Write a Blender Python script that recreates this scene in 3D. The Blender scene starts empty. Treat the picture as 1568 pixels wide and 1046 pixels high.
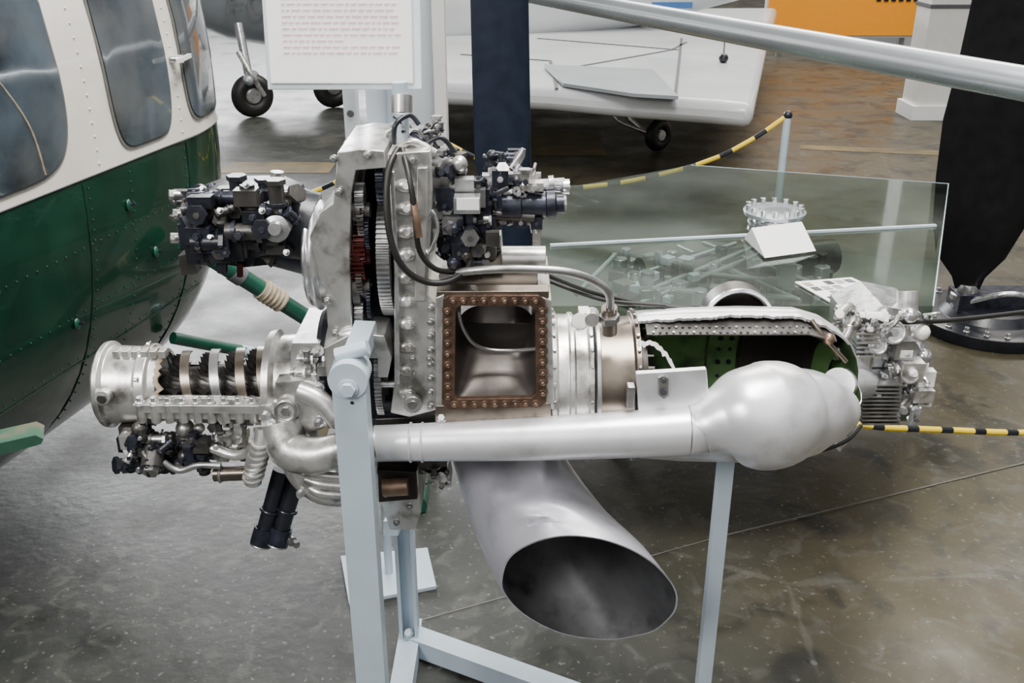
import bpy, math, random
from mathutils import Vector, Matrix, noise
R=random.Random(7)
F=1537.0; PIT=math.radians(24); CH=1.65
cp,sp=math.cos(PIT),math.sin(PIT)
def ray(px,py):
    a=(px-800)/F; b=-(py-533.5)/F
    return Vector((a,cp+b*sp,-sp+b*cp))
def P(px,py,Y):
    d=ray(px,py); return Vector((0,0,CH))+d*(Y/d.y)
def PZ(px,py,z):
    d=ray(px,py); return Vector((0,0,CH))+d*((z-CH)/d.z)
def M(py,Y):
    return Y/ray(800,py).y/F
# ---------------- materials
def newmat(n):
    m=bpy.data.materials.new(n); m.use_nodes=True
    nt=m.node_tree; b=nt.nodes['Principled BSDF']; return m,nt,b
def pm(n,col,rough=.4,metal=0,var=.12,scale=30,bump=.0,spec=.5,coat=0,dark=None,dscale=6,damt=.0):
    m,nt,b=newmat(n)
    tc=nt.nodes.new('ShaderNodeTexCoord')
    ns=nt.nodes.new('ShaderNodeTexNoise'); ns.inputs['Scale'].default_value=scale; ns.inputs['Detail'].default_value=5
    nt.links.new(tc.outputs['Object'],ns.inputs['Vector'])
    cr=nt.nodes.new('ShaderNodeValToRGB')
    cr.color_ramp.elements[0].position=.3; cr.color_ramp.elements[1].position=.7
    cr.color_ramp.elements[0].color=[max(0,c*(1-var)) for c in col]+[1]
    cr.color_ramp.elements[1].color=[min(1,c*(1+var)) for c in col]+[1]
    nt.links.new(ns.outputs['Fac'],cr.inputs['Fac'])
    out=cr.outputs['Color']
    if dark:
        n2=nt.nodes.new('ShaderNodeTexNoise'); n2.inputs['Scale'].default_value=dscale; n2.inputs['Detail'].default_value=6
        nt.links.new(tc.outputs['Object'],n2.inputs['Vector'])
        mr=nt.nodes.new('ShaderNodeMapRange'); mr.inputs['From Min'].default_value=.5; mr.inputs['From Max'].default_value=.68; mr.inputs['To Max'].default_value=damt
        nt.links.new(n2.outputs['Fac'],mr.inputs['Value'])
        mx=nt.nodes.new('ShaderNodeMixRGB'); nt.links.new(mr.outputs[0],mx.inputs[0]); nt.links.new(out,mx.inputs[1]); mx.inputs[2].default_value=list(dark)+[1]
        out=mx.outputs[0]
    nt.links.new(out,b.inputs['Base Color'])
    rr=nt.nodes.new('ShaderNodeMapRange'); rr.inputs['To Min'].default_value=max(.03,rough-.08); rr.inputs['To Max'].default_value=min(1,rough+.12)
    nt.links.new(ns.outputs['Fac'],rr.inputs['Value']); nt.links.new(rr.outputs[0],b.inputs['Roughness'])
    b.inputs['Metallic'].default_value=metal
    b.inputs['Specular IOR Level'].default_value=spec
    b.inputs['Coat Weight'].default_value=coat
    if bump:
        bp=nt.nodes.new('ShaderNodeBump'); bp.inputs['Strength'].default_value=bump; bp.inputs['Distance'].default_value=.001
        n3=nt.nodes.new('ShaderNodeTexNoise'); n3.inputs['Scale'].default_value=scale*4
        nt.links.new(tc.outputs['Object'],n3.inputs['Vector'])
        nt.links.new(n3.outputs['Fac'],bp.inputs['Height']); nt.links.new(bp.outputs[0],b.inputs['Normal'])
    return m
CAST=pm('cast_aluminium',(.68,.67,.65),.30,.8,.12,30,.25,dark=(.12,.11,.095),dscale=24,damt=.8)
SILV=pm('silver_paint',(.78,.78,.81),.31,.55,.06,10,.35,dark=(.40,.39,.40),dscale=13,damt=.6)
BRIGHT=pm('bright_metal',(.85,.86,.88),.2,.9,.1,50,.15,dark=(.25,.25,.25),dscale=40,damt=.55)
STEEL=pm('steel',(.40,.40,.40),.30,.9,.25,30,.2)
DSTEEL=pm('dark_steel',(.09,.085,.08),.35,.7,.35,25,.3)
HEAT=pm('heat_tinted_steel',(.22,.185,.15),.28,.85,.4,9,.2,dark=(.05,.045,.04),dscale=12,damt=.8)
BLACK=pm('black_enamel',(.012,.014,.020),.33,.1,.3,30,.3)
BMET=pm('black_anodised',(.030,.033,.048),.3,.5,.4,40,.3)
RUB=pm('rubber',(.010,.010,.010),.45,0,.2,40)
STAND=pm('stand_paint',(.47,.56,.64),.4,.05,.05,14,.1,dark=(.34,.41,.46),dscale=10,damt=.3)
LSTAND=pm('pale_stand_paint',(.66,.70,.74),.4,.05,.05,14,.1)
BRONZE=pm('bronze_gasket',(.095,.055,.037),.45,.5,.4,60,.5)
BOLT=pm('bolt_bronze',(.30,.20,.14),.35,.8,.2,60)
GIN=pm('green_primer',(.075,.15,.05),.42,.2,.4,12,.2,dark=(.018,.025,.014),dscale=13,damt=1.0)
INDK=pm('dark_interior',(.028,.024,.021),.45,.5,.4,10,.3)  # near-black tone for interior faces
SCOOP=pm('scoop_metal',(.15,.135,.125),.33,.8,.3,9,.2,dark=(.05,.045,.04),dscale=12,damt=.8)
RED=pm('red_lacquer',(.06,.011,.009),.35,.6,.4,40)
EXH=pm('exhaust_sheet',(.50,.50,.56),.42,.4,.08,9,.5,dark=(.30,.30,.34),dscale=11,damt=.7)
EXIN=pm('exhaust_inner',(.075,.075,.08),.5,.4,.5,7,.4,dark=(.016,.016,.016),dscale=14,damt=.95)  # dark mottled tone for the inside of the pipe
WHITE=pm('white_paint',(.80,.79,.76),.25,0,.03,6,.0,coat=.4)
PLANE=pm('aircraft_white',(.58,.60,.62),.3,0,.06,3,.0,coat=.4,dark=(.40,.41,.42),dscale=1.5,damt=.7)
PLANE2=pm('aircraft_grey',(.32,.35,.38),.3,.2,.08,3,.0,coat=.3)
LINE=pm('panel_gap',(.09,.09,.10),.6)
PAPER=pm('paper',(.92,.92,.92),.5,0,.02)
ACRYL=pm('acrylic_edge',(.68,.76,.80),.15,0,.03,coat=.5)
PINK=pm('printed_text',(.82,.58,.60),.6,0,.05)
GSTRUT=pm('green_strut',(.005,.062,.038),.3,.0,.25,14,.1,coat=.4)
SEAM=pm('green_seam',(.003,.022,.013),.4)
PGRN=pm('worn_green_paint',(.02,.075,.045),.6,.0,.3,14,.3,dark=(.12,.08,.05),dscale=14,damt=.9)
TAN=pm('cloth_wrap',(.34,.28,.20),.8,0,.25,60,.8)
YEL=pm('yellow_plastic',(.85,.60,.02),.4,0,.05)
ORG=pm('orange_banner',(.95,.34,.0),.5,0,.03)
WIREB=pm('prop_blade_black',(.004,.004,.005),.4,0,.2,20,.1,spec=.25)
PROPB=pm('prop_blade_blue',(.007,.011,.022),.4,0,.2,20,.1,spec=.25)
CHR=pm('chrome_pipe',(.50,.54,.58),.25,.75,.03,3)
def glass(n,tint,f=.25,haze=.12):
    m,nt,b=newmat(n); nt.nodes.remove(b)
    o=nt.nodes['Material Output']; t=nt.nodes.new('ShaderNodeBsdfTransparent'); t.inputs[0].default_value=list(tint)+[1]
    g=nt.nodes.new('ShaderNodeBsdfGlossy'); g.inputs['Roughness'].default_value=.06; g.inputs[0].default_value=(.85,.95,.92,1)
    fr=nt.nodes.new('ShaderNodeLayerWeight'); fr.inputs[0].default_value=f
    mx=nt.nodes.new('ShaderNodeMixShader'); nt.links.new(fr.outputs['Fresnel'],mx.inputs[0]); nt.links.new(t.outputs[0],mx.inputs[1]); nt.links.new(g.outputs[0],mx.inputs[2])
    df=nt.nodes.new('ShaderNodeBsdfDiffuse');df.inputs[0].default_value=(.36,.40,.36,1)  # patchy grey diffuse layer paints a pale reflection onto the glass
    ns=nt.nodes.new('ShaderNodeTexNoise');ns.inputs['Scale'].default_value=2.5;ns.inputs['Detail'].default_value=4
    r=nt.nodes.new('ShaderNodeMapRange');r.inputs['From Min'].default_value=.4;r.inputs['From Max'].default_value=.7;r.inputs['To Min'].default_value=0;r.inputs['To Max'].default_value=haze*2.2
    nt.links.new(ns.outputs['Fac'],r.inputs['Value'])
    m2=nt.nodes.new('ShaderNodeMixShader');nt.links.new(r.outputs[0],m2.inputs[0]);nt.links.new(mx.outputs[0],m2.inputs[1]);nt.links.new(df.outputs[0],m2.inputs[2]);nt.links.new(m2.outputs[0],o.inputs[0])
    return m
GLASS=glass('case_glass',(.66,.73,.67),.25,.045)
WING=pm('window_glass',(.045,.06,.075),.06,.0,.95,5,spec=.9,coat=1,dark=(.12,.125,.13),dscale=4,damt=.7)  # blue-grey noise in the colour stands in for mixed reflections
# ---------------- mesh builder
def basis(ax):
    ax=Vector(ax).normalized(); h=Vector((0,0,1)) if abs(ax.z)<.9 else Vector((0,1,0))
    u=h.cross(ax).normalized(); v=ax.cross(u).normalized(); return ax,u,v
class MB:
    def __init__(s): s.v=[];s.f=[];s.m=[];s.mats=[]
    def mi(s,m):
        if m not in s.mats: s.mats.append(m)
        return s.mats.index(m)
    def add(s,vs,fs,m):
        o=len(s.v); s.v+= [tuple(x) for x in vs]; k=s.mi(m)
        for f in fs: s.f.append(tuple(i+o for i in f)); s.m.append(k)
    def box(s,c,d,m,rot=None):
        c=Vector(c); vs=[]
        for x in(-.5,.5):
            for y in(-.5,.5):
                for z in(-.5,.5):
                    p=Vector((x*d[0],y*d[1],z*d[2]))
                    if rot: p=rot@p
                    vs.append(c+p)
        s.add(vs,[(0,1,3,2),(4,6,7,5),(0,4,5,1),(2,3,7,6),(0,2,6,4),(1,5,7,3)],m)
    def beam(s,p0,p1,w,h,m,up=(0,0,1)):
        p0=Vector(p0);p1=Vector(p1);ax=(p1-p0).normalized();u=Vector(up).cross(ax)
        if u.length<.01:u=Vector((1,0,0))
        u.normalize();v=ax.cross(u)
        vs=[p+u*a*w/2+v*b*h/2 for p in(p0,p1) for a,b in((-1,-1),(1,-1),(1,1),(-1,1))]
        s.add(vs,[(3,2,1,0),(4,5,6,7),(0,1,5,4),(1,2,6,5),(2,3,7,6),(3,0,4,7)],m)
    def lathe(s,o,ax,prof,m,a0=0,a1=360,seg=40,caps=True,u0=None):
        o=Vector(o);ax,u,v=basis(ax)
        full=abs(a1-a0)>=359.9; n=seg if full else max(3,int(seg*abs(a1-a0)/360))
        k=n if full else n+1; vs=[];fs=[]
        for t,r in prof:
            for i in range(k):
                a=math.radians(a0+(a1-a0)*i/n); vs.append(o+ax*t+u*math.cos(a)*r+v*math.sin(a)*r)
        for j in range(len(prof)-1):
            for i in range(n):
                a=j*k+i;b=j*k+(i+1)%k; fs.append((a,b,b+k,a+k))
        if caps and full:
            if prof[0][1]>1e-5: fs.append(tuple(range(k))[::-1])
            if prof[-1][1]>1e-5: fs.append(tuple((len(prof)-1)*k+i for i in range(k)))
        s.add(vs,fs,m)
    def cyl(s,p0,p1,r,m,r1=None,seg=24):
        p0=Vector(p0);p1=Vector(p1);L=(p1-p0).length
        s.lathe(p0,p1-p0,[(0,r),(L,r if r1 is None else r1)],m,seg=seg)
    def shell(s,cy,cz,prof,th,m,mi,a0,a1,seg=56,ends=True):
        n=max(4,int(seg*(a1-a0)/360)); vs=[];k=n+1;N=len(prof)
        for L in(0,1):
            for x,r in prof:
                for i in range(k):
                    a=math.radians(a0+(a1-a0)*i/n); rr=max(r-L*th,.001); vs.append((x,cy+math.cos(a)*rr,cz+math.sin(a)*rr))
        fo=[];fi=[];fe=[]
        for j in range(N-1):
            for i in range(n):
                a=j*k+i; fo.append((a,a+1,a+k+1,a+k)); b=a+N*k; fi.append((b+k,b+k+1,b+1,b))
            for i in(0,n):
                a=j*k+i; fe.append((a,a+k,a+k+N*k,a+N*k))
        for j in(0,N-1):
            for i in range(n):
                a=j*k+i; fe.append((a,a+1,a+1+N*k,a+N*k))
        o=len(s.v); s.add(vs,fo+fe,m); k2=s.mi(mi)
        for f in fi: s.f.append(tuple(i+o for i in f)); s.m.append(k2)
    def sweep(s,pts,rad,m,seg=14,sub=6,caps=True,flat=1):
        pts=[Vector(p) for p in pts]
        if not hasattr(rad,'__len__'): rad=[rad]*len(pts)
        C=[];RR=[];n=len(pts)
        for i in range(n-1):
            p0=pts[max(i-1,0)];p1=pts[i];p2=pts[i+1];p3=pts[min(i+2,n-1)]
            for j in range(sub):
                t=j/sub; C.append(.5*((2*p1)+(p2-p0)*t+(2*p0-5*p1+4*p2-p3)*t*t+(3*p1-p0-3*p2+p3)*t**3))
                r0=rad[max(i-1,0)];r1=rad[i];r2=rad[i+1];r3=rad[min(i+2,n-1)]
                RR.append(max(.0005,.5*((2*r1)+(r2-r0)*t+(2*r0-5*r1+4*r2-r3)*t*t+(3*r1-r0-3*r2+r3)*t**3)))
        C.append(pts[-1]);RR.append(rad[-1]); vs=[];fs=[];u=None
        for i,c in enumerate(C):
            d=(C[min(i+1,len(C)-1)]-C[max(i-1,0)]).normalized()
            if u is None: _,u,_v=basis(d)
            u=(u-d*u.dot(d)).normalized(); v=d.cross(u)
            for j in range(seg):
                a=2*math.pi*j/seg; vs.append(c+(u*math.cos(a)+v*math.sin(a)*flat)*RR[i])
        for i in range(len(C)-1):
            for j in range(seg):
                a=i*seg+j;b=i*seg+(j+1)%seg; fs.append((a,b,b+seg,a+seg))
        if caps: fs.append(tuple(range(seg))[::-1]); fs.append(tuple((len(C)-1)*seg+j for j in range(seg)))
        s.add(vs,fs,m)
    def extr(s,pts,d,m):
        pts=[Vector(p) for p in pts];d=Vector(d);n=len(pts)
        s.add(pts+[p+d for p in pts],[tuple(range(n)),tuple(range(2*n-1,n-1,-1))]+[(i,i+n,(i+1)%n+n,(i+1)%n) for i in range(n)],m)
    def ell(s,c,r,m,seg=20,rot=None):
        c=Vector(c);vs=[];fs=[];h=seg//2
        for i in range(h+1):
            for j in range(seg):
                a=math.pi*i/h;b=2*math.pi*j/seg; p=Vector((r[0]*math.sin(a)*math.cos(b),r[1]*math.sin(a)*math.sin(b),r[2]*math.cos(a)))
                if rot:p=rot@p
                vs.append(c+p)
        for i in range(h):
            for j in range(seg):
                a=i*seg+j;b=i*seg+(j+1)%seg; fs.append((a,a+seg,b+seg,b))
        s.add(vs,fs,m)
    def bolt(s,p,ax,r,h,m,w=True):
        p=Vector(p);ax=Vector(ax).normalized()
        if w: s.cyl(p,p+ax*h*.25,r*1.35,m,seg=12)
        s.cyl(p,p+ax*h,r,m,seg=6)
    def gear(s,c,ax,r,w,teeth,m,td=None):
        c=Vector(c);ax,u,v=basis(ax);td=td or r*.06; vs=[];n=teeth*4
        for L in(-.5,.5):
            for i in range(n):
                a=2*math.pi*i/n; rr=r if i%4 in(0,1) else r-td
                vs.append(c+ax*w*L+(u*math.cos(a)+v*math.sin(a))*rr)
        s.add(vs,[tuple(range(n))[::-1],tuple(range(n,2*n))]+[(i,(i+1)%n,(i+1)%n+n,i+n) for i in range(n)],m)
    def torus(s,c,ax,Rr,r,m,seg=40,s2=10,a0=0,a1=360):
        prof=[(math.sin(2*math.pi*i/s2)*r,Rr+math.cos(2*math.pi*i/s2)*r) for i in range(s2+1)]
        s.lathe(c,ax,prof,m,a0,a1,seg,caps=False)
    def fin(s,name,parent=None,bevel=0,ang=35):
        me=bpy.data.meshes.new(name); me.from_pydata(s.v,[],s.f)
        for m in s.mats: me.materials.append(m)
        me.polygons.foreach_set('material_index',s.m)
        me.polygons.foreach_set('use_smooth',[True]*len(s.f)); me.update()
        import bmesh
        bm=bmesh.new();bm.from_mesh(me);bmesh.ops.recalc_face_normals(bm,faces=bm.faces);bm.to_mesh(me);bm.free()
        me.set_sharp_from_angle(angle=math.radians(ang))
        o=bpy.data.objects.new(name,me); bpy.context.collection.objects.link(o)
        if parent:o.parent=parent
        if bevel:
            b=o.modifiers.new('bevel','BEVEL');b.width=bevel;b.segments=2;b.limit_method='ANGLE';b.angle_limit=math.radians(40)
            b.harden_normals=False
        return o
def empty(n):
    e=bpy.data.objects.new(n,None); bpy.context.collection.objects.link(e); e.empty_display_size=.1; return e
def greeble(mb,rect,Y0,Y1,n,mats,seed,smin=10,smax=34,wires=True):
    r=random.Random(seed);x0,y0,x1,y1=rect
    for i in range(n):
        px=r.uniform(x0,x1);py=r.uniform(y0,y1);Y=r.uniform(Y0,Y1);c=P(px,py,Y);k=M(py,Y);sz=r.uniform(smin,smax)*k;m=r.choice(mats)
        t=r.random(); ax=[Vector((1,0,0)),Vector((0,-1,.1)),Vector((0,0,1)),Vector((r.uniform(-1,1),-.6,r.uniform(-1,1)))][r.randrange(4)]
        ax.normalize()
        if t<.28: mb.box(c,(sz,sz*r.uniform(.6,1),sz*r.uniform(.5,1.1)),m)
        elif t<.7 or not wires:
            a=c-ax*sz*.6;b=c+ax*sz*.6; mb.cyl(a,b,sz*.32,m,seg=18); mb.cyl(b-ax*sz*.08,b+ax*sz*.12,sz*.42,m,seg=6); mb.cyl(a+ax*sz*.25,a+ax*sz*.4,sz*.42,r.choice(mats),seg=18)
        elif t<.85: mb.ell(c,(sz*.45,sz*.45,sz*.45),m,14)
        else:
            q=c+Vector((r.uniform(-1,1),r.uniform(-.6,.2),r.uniform(-1,1)))*sz*1.2
            mb.sweep([c,(c+q)/2+Vector((0,-sz*.5,sz*.2)),q],sz*.12,m,8,5)
        if r.random()<.5: mb.bolt(c+Vector((0,-sz*.5,0)),(0,-1,.2),sz*.14,sz*.25,r.choice(mats))
# ---------------- camera
cam=bpy.data.cameras.new('camera');co=bpy.data.objects.new('camera',cam);bpy.context.collection.objects.link(co)
co.location=(0,0,CH);co.rotation_euler=(math.pi/2-PIT,0,0);cam.sensor_width=36;cam.lens=36*F/1600;cam.clip_start=.05
bpy.context.scene.camera=co
# ---------------- floor
m,nt,b=newmat('stained_concrete');N=nt.nodes;L=nt.links
geo=N.new('ShaderNodeNewGeometry')
def noi(sc,det=6,dist=0):
    n=N.new('ShaderNodeTexNoise');n.inputs['Scale'].default_value=sc;n.inputs['Detail'].default_value=det;n.inputs['Distortion'].default_value=dist;L.new(geo.outputs['Position'],n.inputs['Vector']);return n.outputs['Fac']
def mixc(f,a,b_):
    x=N.new('ShaderNodeMixRGB');L.new(f,x.inputs[0])
    for i,c in((1,a),(2,b_)):
        if isinstance(c,tuple): x.inputs[i].default_value=c+(1,)
        else: L.new(c,x.inputs[i])
    return x.outputs[0]
def mr(v,a,b_,c=0,d=1):
    x=N.new('ShaderNodeMapRange');x.inputs['From Min'].default_value=a;x.inputs['From Max'].default_value=b_;x.inputs['To Min'].default_value=c;x.inputs['To Max'].default_value=d;L.new(v,x.inputs['Value']);return x.outputs[0]
def math_(op,a,b_):
    x=N.new('ShaderNodeMath');x.operation=op
    for i,c in enumerate((a,b_)):
        if isinstance(c,(int,float)):x.inputs[i].default_value=c
        else:L.new(c,x.inputs[i])
    return x.outputs[0]
sep=N.new('ShaderNodeSeparateXYZ');L.new(geo.outputs['Position'],sep.inputs[0])
base=mixc(mr(noi(2.2,8),.38,.62),(.022,.0245,.0225),(.050,.053,.048))
bx=math_('ADD',math_('MULTIPLY',sep.outputs['X'],.42),math_('MULTIPLY',sep.outputs['Y'],.08))
bf=math_('ADD',bx,math_('MULTIPLY',noi(1.1,5),1.3))
base=mixc(mr(bf,.72,1.3,0,.8),base,(.066,.053,.026))
base=mixc(mr(noi(4.5,10,.8),.50,.64,0,.75),base,(.013,.014,.012))
base=mixc(mr(noi(13,10,1.0),.54,.68,0,.4),base,(.105,.105,.092))
base=mixc(mr(noi(55,6),.62,.70,0,.55),base,(.19,.19,.17))
base=mixc(mr(noi(3.9,4,.5),.64,.68,0,.6),base,(.008,.008,.007))
vor=N.new('ShaderNodeTexVoronoi');vor.feature='DISTANCE_TO_EDGE';vor.inputs['Scale'].default_value=.33;L.new(geo.outputs['Position'],vor.inputs['Vector'])
ck=mr(math_('ADD',vor.outputs['Distance'],math_('MULTIPLY',noi(8,4),.02)),.010,.013,.25,0)
base=mixc(ck,base,(.15,.15,.13))
L.new(base,b.inputs['Base Color']);L.new(mr(noi(3,6),.3,.7,.30,.58),b.inputs['Roughness']);b.inputs['Specular IOR Level'].default_value=.42
bpn=N.new('ShaderNodeBump');bpn.inputs['Strength'].default_value=.3;bpn.inputs['Distance'].default_value=.004;L.new(noi(30,8),bpn.inputs['Height']);L.new(bpn.outputs[0],b.inputs['Normal'])
FLOORM=m
mb=MB();mb.add([(-14,-4,0),(16,-4,0),(16,24,0),(-14,24,0)],[(0,1,2,3)],FLOORM);mb.fin('floor')
JNT=pm('joint_filler',(.12,.115,.10),.7,0,.3,20);YF=pm('worn_floor_paint',(.12,.09,.035),.5,0,.6,5)
mb=MB()
def strip(a,b_,w,m,z=.003):
    a=Vector(a);b_=Vector(b_);d=(b_-a).normalized();n=Vector((-d.y,d.x,0))*w/2
    mb.add([Vector((p.x,p.y,z)) for p in(a-n,a+n,b_+n,b_-n)],[(0,1,2,3)],m)
strip(PZ(640,975,0),PZ(1130,838,0),.004,JNT);strip(PZ(1130,838,0),PZ(1700,700,0),.006,JNT)
mb.fin('trim_1')
mb=MB();strip(PZ(830,222,0),PZ(940,222,0),.9,YF,.002);strip(PZ(350,262,0),PZ(520,262,0),.3,YF,.002);strip(PZ(1250,230,0),PZ(1480,240,0),.15,YF,.002);mb.fin('trim_2')
WALLM=pm('wall_paint',(.62,.62,.60),.6,0,.06,2)
mb=MB();mb.box((1,20,3),(30,.2,6),WALLM);mb.fin('wall_back')
mb=MB()
mb.box((7.2,12.5,.5),(6.3,.15,1.0),PLANE);mb.box((7.2,12.4,1.02),(6.3,.2,.05),LINE);mb.fin('low_partition')
e=empty('orange_banner');mb=MB()
a=P(1196,55,11.9);c=P(1440,57,11.9);W=c.x-a.x;zc=a.z
mb.box(((a.x+c.x)/2,11.9,zc+.6),(W,.05,1.2),ORG);mb.box(((a.x+c.x)/2,11.93,zc+.6),(W+.06,.04,1.26),WHITE)
for k in(0,1): mb.box((a.x+.2+k*(W-.4),12.0,zc/2+.1),(.06,.06,zc+.2),STEEL)
for k in range(8): mb.box((a.x+1.25+k*.085,11.87,zc+.42),(.05,.01,.09),BLACK)
mb.fin('board',e)
mb=MB();q=P(1450,190,8.3);mb.box((q.x+.02,8.4,1.5),(.34,.3,3),WHITE);mb.box((q.x+.02,8.4,.06),(.40,.36,.12),PAPER);mb.box((q.x+.02,8.4,.9),(.36,.32,.03),LINE)
for k in range(3): mb.bolt((q.x-.08+k*.1,8.25,1.0),(0,-1,0),.012,.02,STEEL)
mb.fin('support_column',None,.006)
# ---------------- helicopter
heli=empty('helicopter')
def side(s):
    x=-1.0+.25*(s-1.86)
    if s>2.55: x-= 1.1*(s-2.55)**2
    return x
ZC=1.16
def sec(s):
    a=.85;bz=.88
    if s>2.6:
        k=math.sqrt(max(0.0,1-((s-2.6)/1.3)**2)); a*=k; bz*=.5+.5*k
    return side(s)-a,a,bz
NE=2.7
def hx(s,z,off=0):
    cx,a,bz=sec(s);t=min(1,abs((z-ZC)/bz));return cx+(a+off)*(1-t**NE)**(1/NE)
m,nt,b=newmat('helicopter_paint');N=nt.nodes;L=nt.links
geo=N.new('ShaderNodeNewGeometry');sep=N.new('ShaderNodeSeparateXYZ');L.new(geo.outputs['Position'],sep.inputs[0])
g1=mixc(mr(noi(9,5),.4,.7),(.0035,.026,.015),(.006,.042,.025));w1=mixc(mr(noi(4,5),.4,.7),(.84,.80,.74),(.72,.68,.63))
g1=mixc(mr(noi(5,6),.62,.75,0,.5),g1,(.02,.07,.045))
L.new(mixc(mr(sep.outputs['Z'],1.098,1.100),g1,w1),b.inputs['Base Color']);b.inputs['Roughness'].default_value=.2;b.inputs['Coat Weight'].default_value=.5
bpn=N.new('ShaderNodeBump');bpn.inputs['Strength'].default_value=.4;bpn.inputs['Distance'].default_value=.012;L.new(noi(5,3),bpn.inputs['Height']);L.new(bpn.outputs[0],b.inputs['Normal'])
HP=m
mb=MB();vs=[];fs=[];NS=48;NT=72
for i in range(NS+1):
    s_=.3+(3.89-.3)*i/NS; cx,a,bz=sec(s_)
    for j in range(NT):
        t=2*math.pi*j/NT; n=2/NE
        c=math.cos(t);q=math.sin(t)
        vs.append((cx+a*math.copysign(abs(c)**n,c),s_,ZC+bz*math.copysign(abs(q)**n,q)))
for i in range(NS):
    for j in range(NT): fs.append((i*NT+j,i*NT+(j+1)%NT,(i+1)*NT+(j+1)%NT,(i+1)*NT+j))
fs.append(tuple(range(NT)));fs.append(tuple(NS*NT+j for j in range(NT)))
mb.add(vs,fs,HP);mb.fin('fuselage',heli,0,60)
RUBG=pm('window_seal',(.14,.14,.13),.5)
def window(nm,s0,s1,z0,z1,lean=0):
    w=MB()
    def disc(o,g0,m):
        NR_=8;K=72;ps=[];fs=[]
        for i in range(NR_+1):
            for j in range(K):
                t=2*math.pi*j/K;r=i/NR_;e_=2/5.5
                u=r*math.copysign(abs(math.cos(t))**e_,math.cos(t));v=r*math.copysign(abs(math.sin(t))**e_,math.sin(t))
                z=(z0+z1)/2+v*((z1-z0)/2+g0); s=(s0+s1)/2+u*((s1-s0)/2+g0)+lean*(z-z0)
                ps.append((hx(s,z,o),s,z))
        for i in range(NR_):
            for j in range(K): a=i*K+j;b_=i*K+(j+1)%K; fs.append((a,b_,b_+K,a+K))
        w.add(ps,fs,m)
    disc(.003,.007,RUBG);disc(.006,.0,WING)
    return w.fin(nm,heli,0,60)
window('window_1',1.55,2.09,1.13,1.80);window('window_2',2.24,2.47,1.13,1.8);window('window_3',2.54,2.77,1.14,1.62)
mb=MB()
mb.sweep([(hx(1.84,1.5,.007),1.84,1.50),(hx(1.9,1.4,.007),1.90,1.38),(hx(1.97,1.25,.007),1.97,1.25),(hx(1.99,1.14,.007),1.99,1.14)],.0022,TAN,8)
for s_ in(1.5,2.12,2.27,2.5):
    for k in range(26):
        z=.50+k*.024
        if z<1.09: mb.ell((hx(s_,z,.001),s_,z),(.0022,.0022,.0022),GSTRUT,8)
for z in(.68,.95,.80):
    for k in range(44):
        s_=1.3+k*.03; mb.ell((hx(s_,z,.001),s_,z),(.0022,.0022,.0022),GSTRUT,8)
for s_ in(2.105,2.515): mb.sweep([(hx(s_,z/100,.0005),s_,z/100) for z in range(45,110,8)],.0016,SEAM,6)
mb.sweep([(hx(s_/10,.665,.0005),s_/10,.665) for s_ in range(12,29,2)],.0016,SEAM,6)
for s_ in(2.17,2.505):
    for k in range(16):
        z=1.12+k*.03; mb.ell((hx(s_,z,.001),s_,z),(.0025,.0025,.0025),WHITE,8)
mb.cyl((hx(2.50,1.3,0),2.50,1.30),(hx(2.50,1.3,.03),2.50,1.30),.010,BRIGHT);mb.box((hx(2.50,1.3,.03),2.51,1.30),(.008,.10,.010),WHITE)
for (s_,z) in((1.75,.70),(2.05,.78),(2.35,.85),(2.25,1.0),(1.8,.95)):
    mb.ell((hx(s_,z,.002),s_,z),(.006,.012,.015),GSTRUT,12);mb.cyl((hx(s_,z),s_,z),(hx(s_,z,.018),s_,z+.005),.004,BMET,seg=8)
mb.sweep([(hx(s_,1.099,.001),s_,1.099) for s_ in (1.2,1.6,2.0,2.4,2.6,2.8,3.0)],.0015,LINE,6)
mb.extr([P(-60,706,1.44),P(55,680,1.50),P(68,686,1.50),P(64,694,1.50),P(-60,728,1.44)],(-.02,.05,0),PGRN)
mb.fin('rivets_and_fittings',heli)
mb=MB()
pa=P(345,412,2.45);pb=P(660,610,2.75)
mb.cyl(pa-(pb-pa)*.15,pb,.024,GSTRUT);d=(pb-pa)
for k in range(5):
    mb.torus(pa+d*(.19+k*.018),d,.026,.006,TAN,24,8)
mb.cyl(pa+d*.17,pa+d*.27,.030,TAN,r1=.028);mb.cyl(pa+d*.05,pa+d*.09,.027,LINE)
pc=P(270,528,2.5);pd=P(520,575,2.9);mb.cyl(pc,pd,.017,GSTRUT);mb.cyl(pc+(pd-pc)*.38,pc+(pd-pc)*.45,.019,STAND)
mb.cyl(pb,(pb.x,pb.y,.05),.03,GSTRUT);mb.cyl((pb.x,pb.y-.3,.03),(pb.x,pb.y+.6,.03),.03,GSTRUT);mb.cyl(pd,(pb.x,pb.y-.1,.06),.02,GSTRUT)
mb.fin('landing_gear_struts',heli)
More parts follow.
